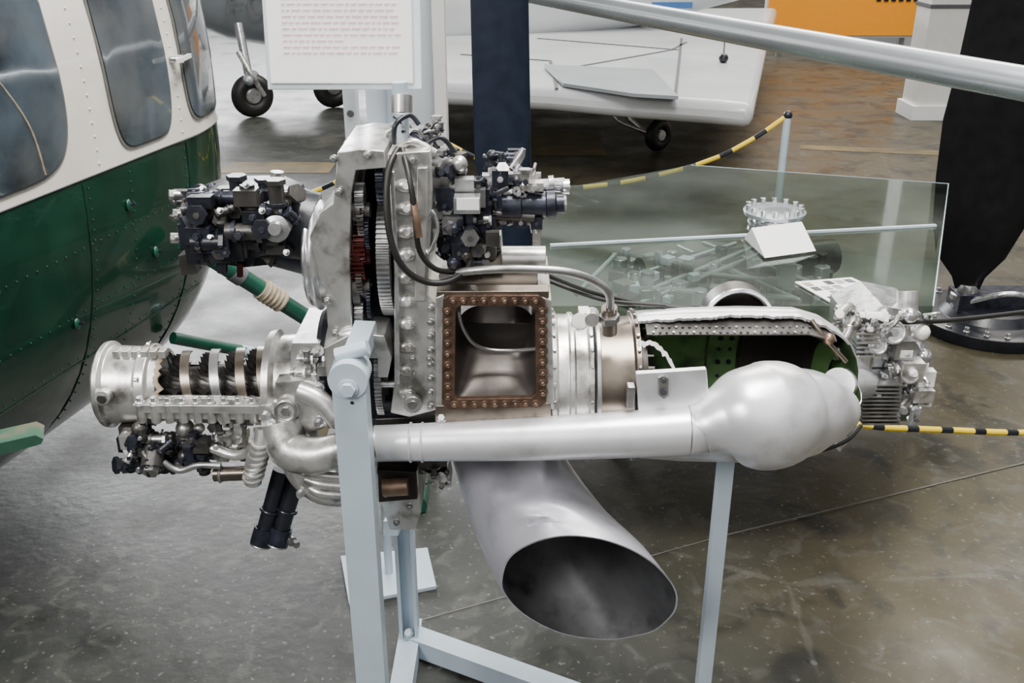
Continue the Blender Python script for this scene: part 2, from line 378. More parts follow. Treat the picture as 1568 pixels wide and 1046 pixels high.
# ---------------- engine
ENG=empty('turboprop_engine')
AY=1.6;AZ=P(800,600,1.6).z;K=M(600,1.6)
X=lambda px:(px-800)*K
XX=lambda px,py,Y:P(px,py,Y).x
mb=MB()
mb.shell(AY,AZ,[(X(168),.066),(X(166),.072),(X(170),.078),(X(178),.079),(X(182),.071),(X(228),.069),(X(232),.074),(X(246),.074),(X(250),.068),(X(262),.066)],.006,CAST,STEEL,0,360)
mb.shell(AY,AZ,[(X(262),.066),(X(300),.064),(X(350),.066),(X(400),.070),(X(432),.078)],.006,CAST,DSTEEL,172,372)
for x in(285,325,365,400): mb.shell(AY,AZ,[(X(x-5),.071),(X(x+5),.072)],.006,CAST,CAST,172,372)
mb.beam((X(236),AY-.078,AZ-.002),(X(425),AY-.082,AZ-.002),.03,.016,CAST)
mb.beam((X(236),AY-.070,AZ-.02),(X(425),AY-.074,AZ-.02),.03,.012,CAST)
for k in range(9): mb.bolt((X(245+k*21),AY-.085,AZ+.006),(0,0,1),.0065,.012,BRIGHT);mb.cyl((X(245+k*21),AY-.088,AZ-.03),(X(245+k*21),AY-.088,AZ+.006),.008,CAST,seg=14)
for k in range(10):
    a=math.radians(40+k*36); mb.bolt((X(240),AY+math.cos(a)*.074,AZ+math.sin(a)*.074),(-1,0,0),.004,.008,BRIGHT)
mb.cyl((X(190),AY-.07,AZ+.012),(X(190),AY-.088,AZ+.016),.014,CAST);mb.cyl((X(190),AY-.088,AZ+.016),(X(190),AY-.091,AZ+.016),.008,DSTEEL)
for k in range(6): mb.box((X(200+k*14),AY-.02,AZ+.072),(.012,.02,.014),CAST)
vs=[];fs=[];n=16
for i in range(n+1):
    a=math.radians(85+95*i/n);x=X(258)+R.uniform(-.002,.012)
    for dx,r in((0,.0665),(.010,.0665),(.010,.061)): vs.append((x+dx,AY+math.cos(a)*r,AZ+math.sin(a)*r))
for i in range(n): fs+=[(i*3,i*3+1,i*3+4,i*3+3),(i*3+1,i*3+2,i*3+5,i*3+4)]
mb.add(vs,fs,TAN)
mb.fin('compressor_casing',ENG,.001)
mb=MB()
mb.lathe((X(250),AY,AZ),(1,0,0),[(0,.02),(.03,.03),(.12,.036),(.22,.045)],DSTEEL)
for j,x in enumerate((300,345,385,418)):
    r0=.055+.003*j
    for k in range(26):
        a=2*math.pi*k/26
        c=Vector((X(x-18),AY+math.cos(a)*.045,AZ+math.sin(a)*.045))
        rad=Vector((0,math.cos(a),math.sin(a)));tan=Vector((0,-math.sin(a),math.cos(a)))
        vs=[c+rad*(-.012)+Vector((-.008,0,0)),c+rad*(-.012)+Vector((.008,0,0))+tan*.006,c+rad*(r0-.045)+Vector((.008,0,0))+tan*.009,c+rad*(r0-.045)+Vector((-.008,0,0))-tan*.003]
        mb.add(vs,[(0,1,2,3)],DSTEEL)
    vs=[];fs=[];n=20
    for i in range(n+1):
        a=math.radians(60+125*i/n);sk=(i/n-.4)*.022
        for dx,r in((-.008,r0+.002),(.008,r0+.003),(.008,r0+.006),(-.008,r0+.006)):
            vs.append((X(x)+dx+sk,AY+math.cos(a)*r,AZ+math.sin(a)*r))
    for i in range(n):
        for q in range(4): fs.append((i*4+q,i*4+(q+1)%4,i*4+4+(q+1)%4,i*4+4+q))
    mb.add(vs,fs,HEAT if j!=1 else STEEL)
mb.fin('compressor_rotor',ENG)
mb=MB()
mb.lathe((X(428),AY,AZ),(1,0,0),[(0,.075),(.0,.098),(.012,.10),(.02,.09),(.07,.092),(.075,.102),(.09,.102),(.09,.05)],CAST)
def poly(L,Y): return [P(a,b_,Y) for a,b_ in L]
mb.extr(poly([(456,536),(500,536),(506,590),(452,592)],1.52),(0,.16,0),CAST)
for k in range(4): mb.cyl(P(497,548+k*18,1.52),P(497,548+k*18,1.60),.010,CAST,seg=16)
mb.extr(poly([(430,598),(480,594),(505,600),(512,668),(470,678),(436,664)],1.495),(0,.12,0),CAST)
mb.extr(poly([(404,635),(434,628),(436,668),(410,674)],1.50),(0,.08,0),CAST)
q=P(449,638,1.495);mb.cyl(q,q+Vector((0,-.012,.002)),.021,CAST);mb.torus(q+Vector((0,-.012,.002)),(0,-1,.15),.017,.003,STEEL,24,8);mb.cyl(q,q+Vector((0,-.017,.002)),.008,STEEL,seg=6)
mb.sweep([P(440,660,1.50),P(452,700,1.48),P(490,712,1.46),P(540,700,1.455),P(590,692,1.455)],[.034,.036,.032,.029,.031],CAST,24,8)
mb.sweep([P(455,680,1.53),P(470,730,1.52),P(500,760,1.52),P(535,768,1.53)],[.025,.03,.03,.028],CAST,18,8)
for k in range(3): mb.sweep([P(465+k*8,735+k*12,1.50),P(500,742+k*14,1.488),P(532,745+k*14,1.49)],.009,CAST,12,6)
for a,b_ in((470,612),(498,660),(500,604),(415,648),(425,660),(530,730),(470,770)): mb.bolt(P(a,b_,1.492),(0,-1,.1),.006,.012,BRIGHT)
mb.sweep([P(468,610,1.488),P(500,625,1.48),P(530,660,1.47)],.018,CAST,14)
greeble(mb,(440,600,530,770),1.50,1.54,20,[CAST,CAST,SILV,STEEL],3,10,22)
greeble(mb,(458,540,508,590),1.50,1.54,16,[CAST,CAST,STEEL],6,12,22,False)
mb.fin('diffuser_scroll',ENG,.0012)
mb=MB()
greeble(mb,(200,668,335,728),1.50,1.58,80,[DSTEEL,BLACK,STEEL,CAST,BMET,BLACK],5,14,34)
q=P(237,730,1.49);mb.cyl(q+Vector((0,.03,.03)),q,.019,DSTEEL);mb.cyl(q,q+Vector((0,-.012,-.006)),.014,STEEL,seg=6)
mb.sweep([P(255,722,1.5),P(280,735,1.5),P(310,727,1.5),P(345,728,1.5)],.006,STEEL)
mb.cyl(P(335,741,1.51),P(392,739,1.51),.013,HEAT);mb.torus(P(345,741,1.51),(1,0,0),.013,.003,STEEL,20,8)
mb.sweep([P(412,670,1.5),P(408,700,1.49),P(398,725,1.49),P(395,752,1.5)],[.015,.016,.017,.016],CAST,16)
for k in range(7): mb.torus(P(409-k*2.2,690+k*9,1.49),(0,.2,-1),.017,.003,CAST,20,6)
mb.sweep([P(330,700,1.52),P(370,712,1.51),P(400,700,1.50)],.009,CAST)
greeble(mb,(335,650,420,715),1.52,1.60,34,[CAST,CAST,DSTEEL,STEEL],9,12,28)
mb.fin('oil_fittings',ENG,.0008)
mb=MB()
for o in(0,26):
    a=P(440+o,735,1.58);c=P(408+o,848,1.54);mb.cyl(a,c,.0165,BLACK,r1=.015)
    d=(c-a).normalized()
    mb.lathe(c-d*.03,d,[(0,.017),(.0,.0205),(.032,.0205),(.034,.018),(.030,.015),(.0,.013)],BMET,caps=False)
    mb.torus(c+d*.004,d,.018,.0022,STEEL,24,8);mb.torus(a+(c-a)*.55,d,.0175,.003,BMET,24,8)
mb.bolt(P(455,845,1.53),(1,-1,0),.007,.02,STEEL)
mb.fin('drain_pipes',ENG)
# gear case
mb=MB()
mb.extr(poly([(527,238),(560,233),(600,236),(604,262),(556,266),(549,300),(546,400),(548,480),(552,530),(520,560),(505,545),(512,510),(508,450),(492,420),(484,370),(500,332),(520,318),(524,280)],1.49),(0,.20,0),CAST)
mb.extr(poly([(606,240),(672,236),(676,300),(672,380),(668,460),(684,475),(684,640),(640,652),(610,645),(616,600),(616,520),(616,420),(610,320),(606,268)],1.485),(0,.2,0),CAST)
mb.extr(poly([(505,545),(550,520),(600,525),(612,560),(606,590),(590,590),(590,560),(530,560),(525,600),(512,600)],1.475),(0,.08,0),CAST)
mb.extr(poly([(530,690),(590,700),(590,740),(640,745),(652,735),(658,800),(648,828),(610,828),(596,790),(575,760),(530,745)],1.50),(0,.15,0),CAST)
mb.extr(poly([(590,735),(650,738),(652,780),(592,785)],1.49),(0,.03,0),INDK)
mb.cyl(P(598,762,1.48),P(638,760,1.48),.016,BOLT)
mb.extr(poly([(586,655),(690,650),(700,738),(650,742),(586,735)],1.52),(0,.15,0),DSTEEL)
mb.extr(poly([(652,262),(668,262),(664,470),(648,470)],1.478),(0,.02,0),CAST)
mb.extr(poly([(608,268),(616,268),(624,470),(624,600),(616,600),(616,420)],1.472),(0,.02,0),BRIGHT)
for y in range(290,640,36):
    q=P(632+(y-285)*.012,y,1.486)
    mb.ell(q,(.017,.010,.011),CAST,16); mb.cyl(q+Vector((.006,-.003,0)),q+Vector((.004,-.014,.003)),.0065,CAST,seg=16)
for a,b_ in((522,248),(575,242),(645,250),(530,300),(512,470),(524,520),(518,585),(645,560),(600,575),(650,628),(672,560),(674,520),(620,815),(640,790),(603,770)):
    mb.bolt(P(a,b_,1.487),(0,-1,.1),.005,.010,STEEL)
rx_=XX(490,398,1.57)
mb.lathe((rx_,1.57,P(488,398,1.57).z),(1,0,0),[(-.004,.07),(-.004,.084),(.0,.088),(.006,.086),(.009,.093),(.014,.093),(.018,.08),(.03,.078),(.03,.04)],BRIGHT,seg=56)
mb.lathe((rx_,1.57,P(488,398,1.57).z),(1,0,0),[(-.006,.03),(-.006,.075),(.0,.078),(.002,.05)],DSTEEL,seg=56)
q=P(646,628,1.48);mb.cyl(q,q+Vector((0,-.012,0)),.016,CAST);mb.cyl(q,q+Vector((0,-.014,0)),.009,STEEL)
mb.ell(P(560,525,1.485),(.035,.012,.016),CAST);mb.ell(P(540,600,1.48),(.02,.02,.03),CAST)
mb.fin('gear_case',ENG,.002)
mb=MB()
mb.extr(poly([(546,262),(625,262),(640,525),(625,660),(590,660),(560,600),(546,540)],1.66),(0,.02,0),BLACK)
mb.extr(poly([(505,560),(590,560),(612,590),(612,655),(515,655)],1.60),(0,.03,0),BLACK)
zc=lambda y:P(600,y,1.5).z
def G(px,y,r,w,t,m_,td,Yf=1.497):
    c=Vector((XX(px,y,Yf),Yf+r,zc(y)));mb.gear(c,(1,0,0),r,w,t,m_,td);return c
c=G(598,425,.112,.021,84,STEEL,.005);mb.cyl(c-Vector((.012,0,0)),c+Vector((.012,0,0)),.1,DSTEEL)
G(592,290,.04,.012,26,BMET,.005);G(560,312,.022,.014,20,STEEL,.004);G(562,350,.030,.010,26,DSTEEL,.004)
G(560,390,.034,.018,26,RED,.005);G(557,418,.030,.022,24,RED,.005);G(572,370,.03,.006,30,BMET,.004);G(560,445,.03,.010,30,DSTEEL,.004)
G(560,500,.035,.014,30,STEEL,.005);G(575,480,.03,.006,30,BMET,.004)
for y,r in((334,.02),(404,.036),(462,.03)): 
    c=Vector((XX(562,y,1.5),1.5+r,zc(y)));mb.lathe(c,(1,0,0),[(-.016,r*.5),(-.012,r),(0,r),(.004,r*.6),(.014,r*.6)],DSTEEL if y!=404 else RED)
G(590,610,.085,.012,70,STEEL,.005)
mb.cyl(P(585,600,1.52),P(640,600,1.52),.007,BRIGHT);mb.cyl(P(592,635,1.54),P(632,635,1.54),.02,BLACK)
mb.lathe((XX(512,600,1.6),1.6,zc(600)),(1,0,0),[(0,.09),(.008,.095),(.02,.09)],BLACK)
mb.fin('reduction_gears',ENG)
mb=MB()
mb.extr(poly([(296,312),(330,300),(420,298),(455,312),(466,340),(466,400),(440,412),(380,418),(320,408),(296,385)],1.54),(0,.10,0),BLACK)
greeble(mb,(300,300,458,402),1.48,1.55,95,[BLACK,BLACK,BMET,BMET,DSTEEL],11,20,44,False)
greeble(mb,(310,300,450,322),1.56,1.62,30,[BLACK,BMET,DSTEEL],13,20,36,False)
greeble(mb,(275,305,300,410),1.54,1.59,18,[STEEL,BMET,DSTEEL],12,10,20,False)
mb.cyl(P(460,350,1.57),(rx_,1.57,P(488,358,1.57).z),.062,BLACK);mb.cyl(P(440,372,1.58),(rx_,1.57,P(488,385,1.57).z),.05,BMET)
q=P(432,357,1.47);mb.cyl(q+Vector((0,.03,0)),q,.02,STEEL);mb.lathe(q,(0,-1,.2),[(0,.014),(0,.021),(.006,.021),(.008,.012),(.014,.010)],STEEL)
for a,b_ in((270,305),(276,335),(272,372),(284,358)): mb.cyl(P(a+22,b_,1.56),P(a,b_,1.55),.007,STEEL,seg=12);mb.cyl(P(a+6,b_,1.555),P(a-6,b_,1.55),.009,STEEL,seg=6)
for a,b_ in((385,290),(318,296),(345,330),(410,330),(330,372),(448,395)): mb.bolt(P(a,b_,1.475),(0,-1,.6),.004,.010,STEEL)
mb.cyl(P(433,300,1.53),P(433,270,1.53),.008,STEEL);mb.cyl(P(433,278,1.53),P(433,268,1.53),.011,STEEL,seg=8)
mb.cyl(P(345,400,1.5),P(348,425,1.5),.009,BLACK);mb.cyl(P(375,410,1.5),P(375,432,1.5),.005,RED)
mb.extr(poly([(278,400),(300,395),(308,428),(284,430)],1.55),(0,.03,0),DSTEEL)
mb.fin('fuel_control_unit',ENG,.0012)
mb=MB()
greeble(mb,(695,285,775,395),1.49,1.58,95,[BLACK,BMET,BMET,STEEL,DSTEEL],21,14,36)
greeble(mb,(668,245,720,325),1.51,1.58,46,[STEEL,CAST,BMET,CAST,DSTEEL],22,14,30)
greeble(mb,(760,265,840,302),1.54,1.60,44,[BRIGHT,STEEL,CAST,BMET],23,12,26)
greeble(mb,(612,195,690,240),1.54,1.60,50,[DSTEEL,BMET,STEEL,CAST],24,12,26)
greeble(mb,(760,242,805,266),1.58,1.64,16,[BMET,BLACK],25,12,24)
greeble(mb,(690,370,745,420),1.49,1.56,36,[BLACK,BMET,DSTEEL],26,12,28)
greeble(mb,(770,330,845,352),1.54,1.60,16,[BMET,DSTEEL,STEEL],27,10,22)
mb.lathe(P(785,322,1.55),(1,0,.03),[(0,.02),(0,.024),(.03,.024),(.032,.019),(.07,.019),(.072,.023),(.085,.023),(.088,.016),(.1,.016)],BMET)
mb.cyl(P(862,318,1.55),P(885,317,1.55),.012,STEEL,seg=8);mb.cyl(P(770,335,1.54),P(835,340,1.54),.009,DSTEEL)
mb.lathe(P(780,292,1.58),(1,0,0),[(0,.01),(.02,.012),(.04,.010),(.1,.009),(.105,.013),(.115,.013)],BRIGHT)
mb.sweep([P(800,262,1.6),P(812,245,1.6),P(818,232,1.6)],[.010,.008,.004],STEEL)
mb.cyl(P(845,288,1.58),P(882,286,1.58),.009,BRIGHT,seg=8);mb.cyl(P(858,288,1.58),P(866,287,1.58),.014,CAST)
mb.cyl(P(835,345,1.55),P(838,362,1.55),.009,BRIGHT)
mb.box(P(730,318,1.465),(.040,.03,.024),BRIGHT);mb.box(P(731,319,1.448),(.034,.002,.018),PAPER)
mb.box(P(735,330,1.55),(.07,.08,.08),BMET);mb.box(P(690,300,1.56),(.04,.08,.1),CAST)
mb.extr(poly([(738,372),(782,368),(786,425),(740,425)],1.56),(0,.09,0),CAST)
mb.cyl(P(757,378,1.57),P(757,366,1.57),.022,CAST)
mb.cyl(P(628,175,1.56),P(630,240,1.57),.011,STAND);mb.cyl(P(628,150,1.58),P(628,178,1.57),.017,STEEL,seg=16);mb.cyl(P(624,128,1.58),P(626,152,1.58),.013,STAND)
mb.sweep([P(620,235,1.53),P(640,222,1.52),P(660,228,1.52),P(680,240,1.52)],.007,CAST)
mb.sweep([P(616,225,1.53),P(618,195,1.53),P(640,180,1.55),P(655,195,1.55)],.004,BLACK)
mb.sweep([P(665,225,1.53),P(690,215,1.53),P(712,240,1.53)],.004,BLACK)
mb.sweep([P(668,352,1.49),P(676,330,1.48),P(684,360,1.48),P(670,395,1.48),P(660,378,1.49)],.003,BRIGHT)
mb.fin('accessory_cluster',ENG,.001)
mb=MB()
mb.sweep([P(622,232,1.50),P(608,262,1.47),P(604,320,1.45),P(612,380,1.44),P(632,420,1.44),P(665,440,1.45),P(700,440,1.46),P(730,420,1.48),P(735,395,1.50)],.0052,RUB,12,8)
mb.sweep([P(628,232,1.50),P(640,280,1.46),P(648,330,1.45),P(655,390,1.45),P(680,420,1.46),P(715,425,1.48)],.0045,RUB,12,8)
mb.sweep([P(645,310,1.455),P(650,340,1.447),P(655,370,1.447)],.0055,BOLT,12,6)
mb.sweep([P(690,432,1.50),P(730,424,1.47),P(800,420,1.46),P(880,424,1.46),P(930,440,1.47),P(952,462,1.48),P(952,498,1.49)],.0068,STEEL,12,8)
mb.cyl(P(952,480,1.49),P(952,520,1.50),.013,HEAT,seg=16);mb.cyl(P(952,492,1.485),P(952,502,1.488),.017,STEEL,seg=6)
mb.sweep([P(850,428,1.60),P(920,455,1.62),P(1010,476,1.64),P(1080,482,1.65)],.004,RUB,10,8)
mb.sweep([P(860,440,1.62),P(940,468,1.62),P(1040,478,1.64)],.0035,RUB,10,8)
mb.sweep([P(1345,500,1.72),P(1430,503,1.75),P(1520,497,1.85),P(1660,480,2.0)],.005,RUB,10,8)
mb.sweep([P(1225,700,1.55),P(1270,706,1.55),P(1320,690,1.58),P(1345,665,1.62)],.004,RUB,10,8)
mb.fin('hoses',ENG)
mb=MB()
mb.lathe(P(700,442,1.60),(1,0,0),[(0,.02),(0,.032),(.155,.032),(.157,.028),(.17,.028),(.17,.01)],HEAT)
mb.lathe(P(740,405,1.62),(1,0,0),[(0,.02),(0,.028),(.04,.028),(.042,.023),(.125,.023),(.125,.01)],CAST)
mb.fin('starter_generator',ENG,.001)
mb=MB()
ox=[(692,468),(700,462),(842,462),(852,470),(854,628),(846,636),(700,640),(690,632)]
ix=[(712,484),(718,478),(828,478),(836,484),(838,614),(830,622),(716,624),(710,618)]
YF_=1.462
A3=poly(ox,YF_);B3=poly(ix,YF_);n=8;d=Vector((0,.012,0))
vs=A3+B3+[p+d for p in A3]+[p+d for p in B3];fs=[]
for i in range(n):
    j=(i+1)%n; fs+=[(i,j,n+j,n+i),(i,2*n+i,2*n+j,j),(n+i,n+j,3*n+j,3*n+i),(2*n+i,3*n+i,3*n+j,2*n+j)]
mb.add(vs,fs,BRONZE)
def edge(a,b_,n,off=0):
    for k in range(n):
        t=(k+.5)/n; q=P(a[0]+(b_[0]-a[0])*t,a[1]+(b_[1]-a[1])*t,YF_)
        mb.ell(q+Vector((0,.004,0)),(.0095,.006,.0095),BRONZE,12);mb.bolt(q-Vector((0,.002,0)),(0,-1,0),.0036,.004,BOLT,False)
edge((700,470),(845,470),9);edge((702,632),(845,630),9);edge((699,478),(700,628),9);edge((847,478),(848,622),9)
mb.fin('inspection_frame',ENG,.001)
mb=MB()
n=28;vs=[];fs=[]
ii=poly([(706,476),(842,476),(844,626),(704,630)],YF_+.006)
x0=ii[0].x;x1=ii[1].x;zt=ii[0].z;zb=ii[3].z
for i in range(n+1):
    for j in range(n+1):
        u=i/n;v=j/n
        dep=.13*(max(0,1-abs(2*u-1)**4)**.6)*(max(0,1-v**2.2)**.7)
        vs.append((x0+(x1-x0)*u,YF_+.008+dep,zt+(zb-zt)*v))
for i in range(n):
    for j in range(n):
        u=(i+.5)/n;v=(j+.5)/n
        if .08<u<.94 and .0<v<.30: continue
        fs.append((i*(n+1)+j,(i+1)*(n+1)+j,(i+1)*(n+1)+j+1,i*(n+1)+j+1))
mb.add(vs,fs,SCOOP)
mb.sweep([P(716,486,1.49),P(722,510,1.50),P(738,535,1.51),P(762,546,1.52),P(800,548,1.52),P(838,545,1.51)],.0035,STEEL,10)
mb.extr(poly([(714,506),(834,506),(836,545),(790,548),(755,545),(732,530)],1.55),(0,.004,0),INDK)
mb.fin('exhaust_scoop',ENG)
mb=MB()
mb.extr(poly([(680,466),(694,460),(694,640),(682,650)],1.468),(0,.22,0),CAST)
mb.extr(poly([(842,462),(862,470),(866,640),(846,640)],1.468),(0,.22,0),CAST)
mb.extr(poly([(682,455),(858,455),(858,466),(682,466)],1.47),(0,.03,0),HEAT)
mb.extr(poly([(680,634),(860,630),(864,668),(680,672)],1.466),(0,.22,0),HEAT)
for k in range(8): mb.bolt(P(674,480+k*22,1.48),(-.3,-1,0),.005,.010,STEEL)
mb.fin('exhaust_housing',ENG,.002)
mb=MB()
pr=[(858,.10),(858,.132),(866,.134),(868,.128),(884,.127),(886,.131),(892,.131),(894,.126),(912,.125),(914,.134),(920,.134)]
mb.lathe((0,AY,AZ),(1,0,0),[(X(a),r) for a,r in pr],CAST,seg=64)
mb.lathe((0,AY,AZ),(1,0,0),[(X(920),.125),(X(924),.137),(X(930),.137),(X(932),.12)],STEEL,seg=64)
mb.lathe((0,AY,AZ),(1,0,0),[(X(930),.122),(X(980),.124),(X(982),.132),(X(990),.133),(X(992),.12)],HEAT,seg=64)
for x,m_ in((862,STEEL),(917,STEEL),(986,STEEL)):
    for k in range(28):
        a=2*math.pi*k/28; mb.bolt((X(x),AY+math.cos(a)*.133,AZ+math.sin(a)*.133),(0,math.cos(a),math.sin(a)),.0035,.005,m_,False)
q=P(905,505,1.50);mb.cyl(q,q+Vector((0,-.015,.01)),.014,CAST);mb.cyl(P(925,490,1.52),P(925,500,1.48),.012,CAST)
mb.box(P(912,492,1.51),(.018,.03,.02),CAST)
q=P(985,618,1.46);mb.box(q,(.012,.02,.04),STEEL)
mb.fin('turbine_casing',ENG,.0008)
mb=MB()
pf=[(985,.132),(1000,.134),(1060,.139),(1150,.142),(1235,.140),(1270,.128),(1300,.105),(1320,.080),(1332,.055),(1338,.03),(1340,.004)]
mb.shell(AY,AZ,[(X(a),r) for a,r in pf],.004,SILV,GIN,186,450,72)
mb.shell(AY,AZ,[(X(a),r) for a,r in pf[:3]]+[(X(1110),.141)],.004,SILV,INDK,158,188,80)
n=90;vs=[];fs=[];jit=0
for i in range(n+1):
    t_=i/n;x=X(988)+(X(1312)-X(988))*t_; jit=.6*jit+R.uniform(-1.2,1.2); a=math.radians(97+jit+2*math.sin(t_*9)+14*max(0,t_-.75))
    px_=x/K+800; r=.1415
    for (xa,ra),(xb,rb) in zip(pf,pf[1:]):
        if xa<=px_<=xb: r=ra+(rb-ra)*(px_-xa)/(xb-xa)
    a2=math.radians(84)
    vs+= [(x,AY+math.cos(a)*r,AZ+math.sin(a)*r),(x,AY+math.cos(a2)*(r+.001),AZ+math.sin(a2)*(r+.001)),(x,AY+math.cos(a)*(r-.005),AZ+math.sin(a)*(r-.005))]
for i in range(n): fs+=[(i*3,i*3+1,i*3+4,i*3+3),(i*3,i*3+3,i*3+5,i*3+2)]
mb.add(vs,fs,SILV)
mb.fin('combustor_case',ENG)
mb=MB()
mb.shell(AY,AZ,[(X(a),r) for a,r in((1000,.112),(1060,.116),(1200,.118),(1250,.108),(1285,.085),(1305,.05))],.003,HEAT,GIN,200,450,64)
mb.shell(AY,AZ,[(X(1175),.1135),(X(1250),.105),(X(1285),.08)],.003,INDK,INDK,200,448,64)
mb.shell(AY,AZ,[(X(1240),.137),(X(1270),.124),(X(1300),.101),(X(1318),.078)],.002,INDK,INDK,186,448,64)
mb.shell(AY,AZ,[(X(1000),.128),(X(1240),.130),(X(1285),.112)],.003,DSTEEL,INDK,80,112,64)
for row,a in((0,110),(1,104)):
    for k in range(24):
        aa=math.radians(a);c=Vector((X(1010+k*10+row*5),AY+math.cos(aa)*.1290,AZ+math.sin(aa)*.1290));mb.cyl(c,c+Vector((0,math.cos(aa),math.sin(aa)))*.002,.0024,STEEL if k%3==0 else BLACK,seg=10)
for x in(1140,1158,1215,1235):
    for k in range(11):
        a=math.radians(-60+k*14+x%3*3); rr=.1125;c=Vector((X(x),AY+math.cos(a)*rr,AZ+math.sin(a)*rr));mb.cyl(c,c-Vector((0,math.cos(a),math.sin(a)))*.002,.0035 if k%2 else .005,BLACK,seg=12)
for x in(1118,1170,1200):
    mb.shell(AY,AZ,[(X(x),.115),(X(x+3),.115)],.006,HEAT,HEAT,200,450,64)
mb.lathe((0,AY,AZ),(1,0,0),[(X(992),.02),(X(994),.10),(X(1002),.10),(X(1006),.06),(X(1020),.04)],INDK)
mb.shell(AY,AZ,[(X(1002),.085),(X(1030),.08),(X(1055),.055),(X(1062),.03)],.003,BRIGHT,INDK,170,300)
for k in range(24):
    a=2*math.pi*k/24; c=Vector((X(1004),AY+math.cos(a)*.075,AZ+math.sin(a)*.075));mb.box(c,(.02,.004,.03),DSTEEL,Matrix.Rotation(a-math.pi/2,3,'X'))
n=26;vs=[];fs=[]
for i in range(n+1):
    t=i/n;x=998+t*60;y=532+ (t**3)*50+R.uniform(-2,2); p=P(x,y,1.50);vs+=[p,P(x-2,y+6+R.uniform(0,4),1.496)]
for i in range(n): fs.append((i*2,i*2+1,i*2+3,i*2+2))
mb.add(vs,fs,WHITE)
mb.ell(P(1295,530,1.56),(.010,.010,.011),BOLT);mb.sweep([P(1268,500,1.58),P(1290,530,1.56),P(1322,565,1.56)],.004,HEAT)
mb.fin('combustor_liner',ENG)
mb=MB()
az_=P(1147,490,1.70).z;ax_=XX(1147,480,1.70)
mb.lathe((ax_,1.66,az_),(0,1,0),[(0,.056),(0,.062),(.05,.062),(.05,.056),(0,.056)],DSTEEL,0,180,caps=False)
mb.lathe((ax_,1.70,az_),(0,1,0),[(0,.0),(0,.058),(.01,.058)],INDK,0,180,caps=False)
mb.lathe((ax_,1.655,az_),(0,1,0),[(0,.060),(0,.066),(.006,.066)],BRIGHT,0,180,caps=False)
mb.extr(poly([(994,584),(1104,577),(1108,630),(1100,640),(998,648)],1.456),(0,.012,0),SILV)
mb.extr([P(a,b_,1.452) for a,b_ in((1028,590),(1036,587),(1046,592),(1046,618),(1038,624),(1028,618))],(0,.008,0),STEEL)
mb.cyl(P(1037,595,1.452),P(1037,595,1.447),.004,BLACK);mb.cyl(P(1037,613,1.452),P(1037,613,1.446),.005,BLACK)
mb.fin('igniter_mount',ENG,.001)
mb=MB()
mb.sweep([P(580,693,1.462),P(650,691,1.455),P(850,685,1.45),P(1060,674,1.445),P(1095,668,1.446),P(1125,658,1.45),P(1155,651,1.455),P(1190,650,1.465),P(1220,645,1.48),P(1238,642,1.495)],[.031,.032,.037,.0415,.044,.058,.079,.0915,.089,.076],SILV,48,10)
mb.sweep([P(1230,643,1.492),P(1240,642,1.497),P(1270,641,1.51),P(1300,642,1.525),P(1322,645,1.54),P(1334,648,1.545)],[.076,.075,.069,.053,.032,.006],SILV,48,8)
for x in(642,660): mb.torus(P(x,691,1.455),(1,0,0),.0325,.0025,SILV,40,8)
mb.torus(P(1075,672,1.445),(1,-.02,0),.0425,.0010,STEEL,40,6)
mb.torus(P(1236,642,1.493),(1,.25,0),.0775,.0016,STEEL,48,6)
mb.bolt(P(690,655,1.47),(0,-1,1),.006,.012,BRIGHT)
mb.fin('air_duct',ENG)
def exhaust():
    A=P(783,688,1.66);B=P(918,924,1.42)
    vs=[];NR=30;NT=72
    C0=A;C1=A+(B-A)*.33+Vector((-.015,.0,-.0));C2=A+(B-A)*.7+Vector((-.01,0,0));C3=B
    for L in(0,1):
        for i in range(NR+1):
            t=i/NR;c=C0*(1-t)**3+C1*3*t*(1-t)**2+C2*3*t*t*(1-t)+C3*t**3
            s_=t*t*(3-2*t);ph=math.radians(30+40*s_)
            v=Vector((0,-math.cos(ph),math.sin(ph)));u=Vector((1,-.12*s_,-.09*s_)).normalized()
            ru=.107*(1-s_)+.158*s_;rv=.105*(1-s_)+.164*s_
            ru-=L*.003;rv-=L*.003
            for j in range(NT):
                a=2*math.pi*j/NT;w=1+.03*noise.noise(Vector((t*5,math.cos(a)*2.5,math.sin(a)*2.5)))
                w-=.06*math.exp(-((t-.86)/.05)**2-((a-2.0)/.16)**2)*math.sin(t*60)
                vs.append(c+(u*math.cos(a)*ru+v*math.sin(a)*rv)*w)
    fo=[];fi=[];o=(NR+1)*NT
    for i in range(NR):
        for j in range(NT):
            a=i*NT+j;b_=i*NT+(j+1)%NT; fo.append((a,b_,b_+NT,a+NT));fi.append((a+o+NT,b_+o+NT,b_+o,a+o))
    for j in range(NT):
        a=NR*NT+j;b_=NR*NT+(j+1)%NT;fo.append((a,b_,b_+o,a+o))
    e=MB();e.add(vs,fo,EXH);k=e.mi(EXIN)
    for f in fi:e.f.append(f);e.m.append(k)
    e.fin('exhaust_pipe',ENG)
exhaust()
mb=MB()
mb.extr(poly([(665,735),(700,728),(705,760),(672,765)],1.52),(0,.05,0),CAST)
greeble(mb,(668,735,702,760),1.51,1.54,10,[STEEL,DSTEEL,CAST],31,8,16)
mb.fin('lower_fittings',ENG,.001)
mb=MB()
mb.extr(poly([(1330,500),(1380,478),(1440,490),(1452,560),(1440,620),(1400,650),(1345,640),(1325,590)],1.78),(0,.14,0),BRIGHT)
greeble(mb,(1335,485,1445,625),1.73,1.80,80,[BRIGHT,BRIGHT,CAST,WHITE,STEEL],41,12,34)
for k in range(11): mb.box(P(1368,590+k*6,1.74),(.075,.07,.0035),STEEL)
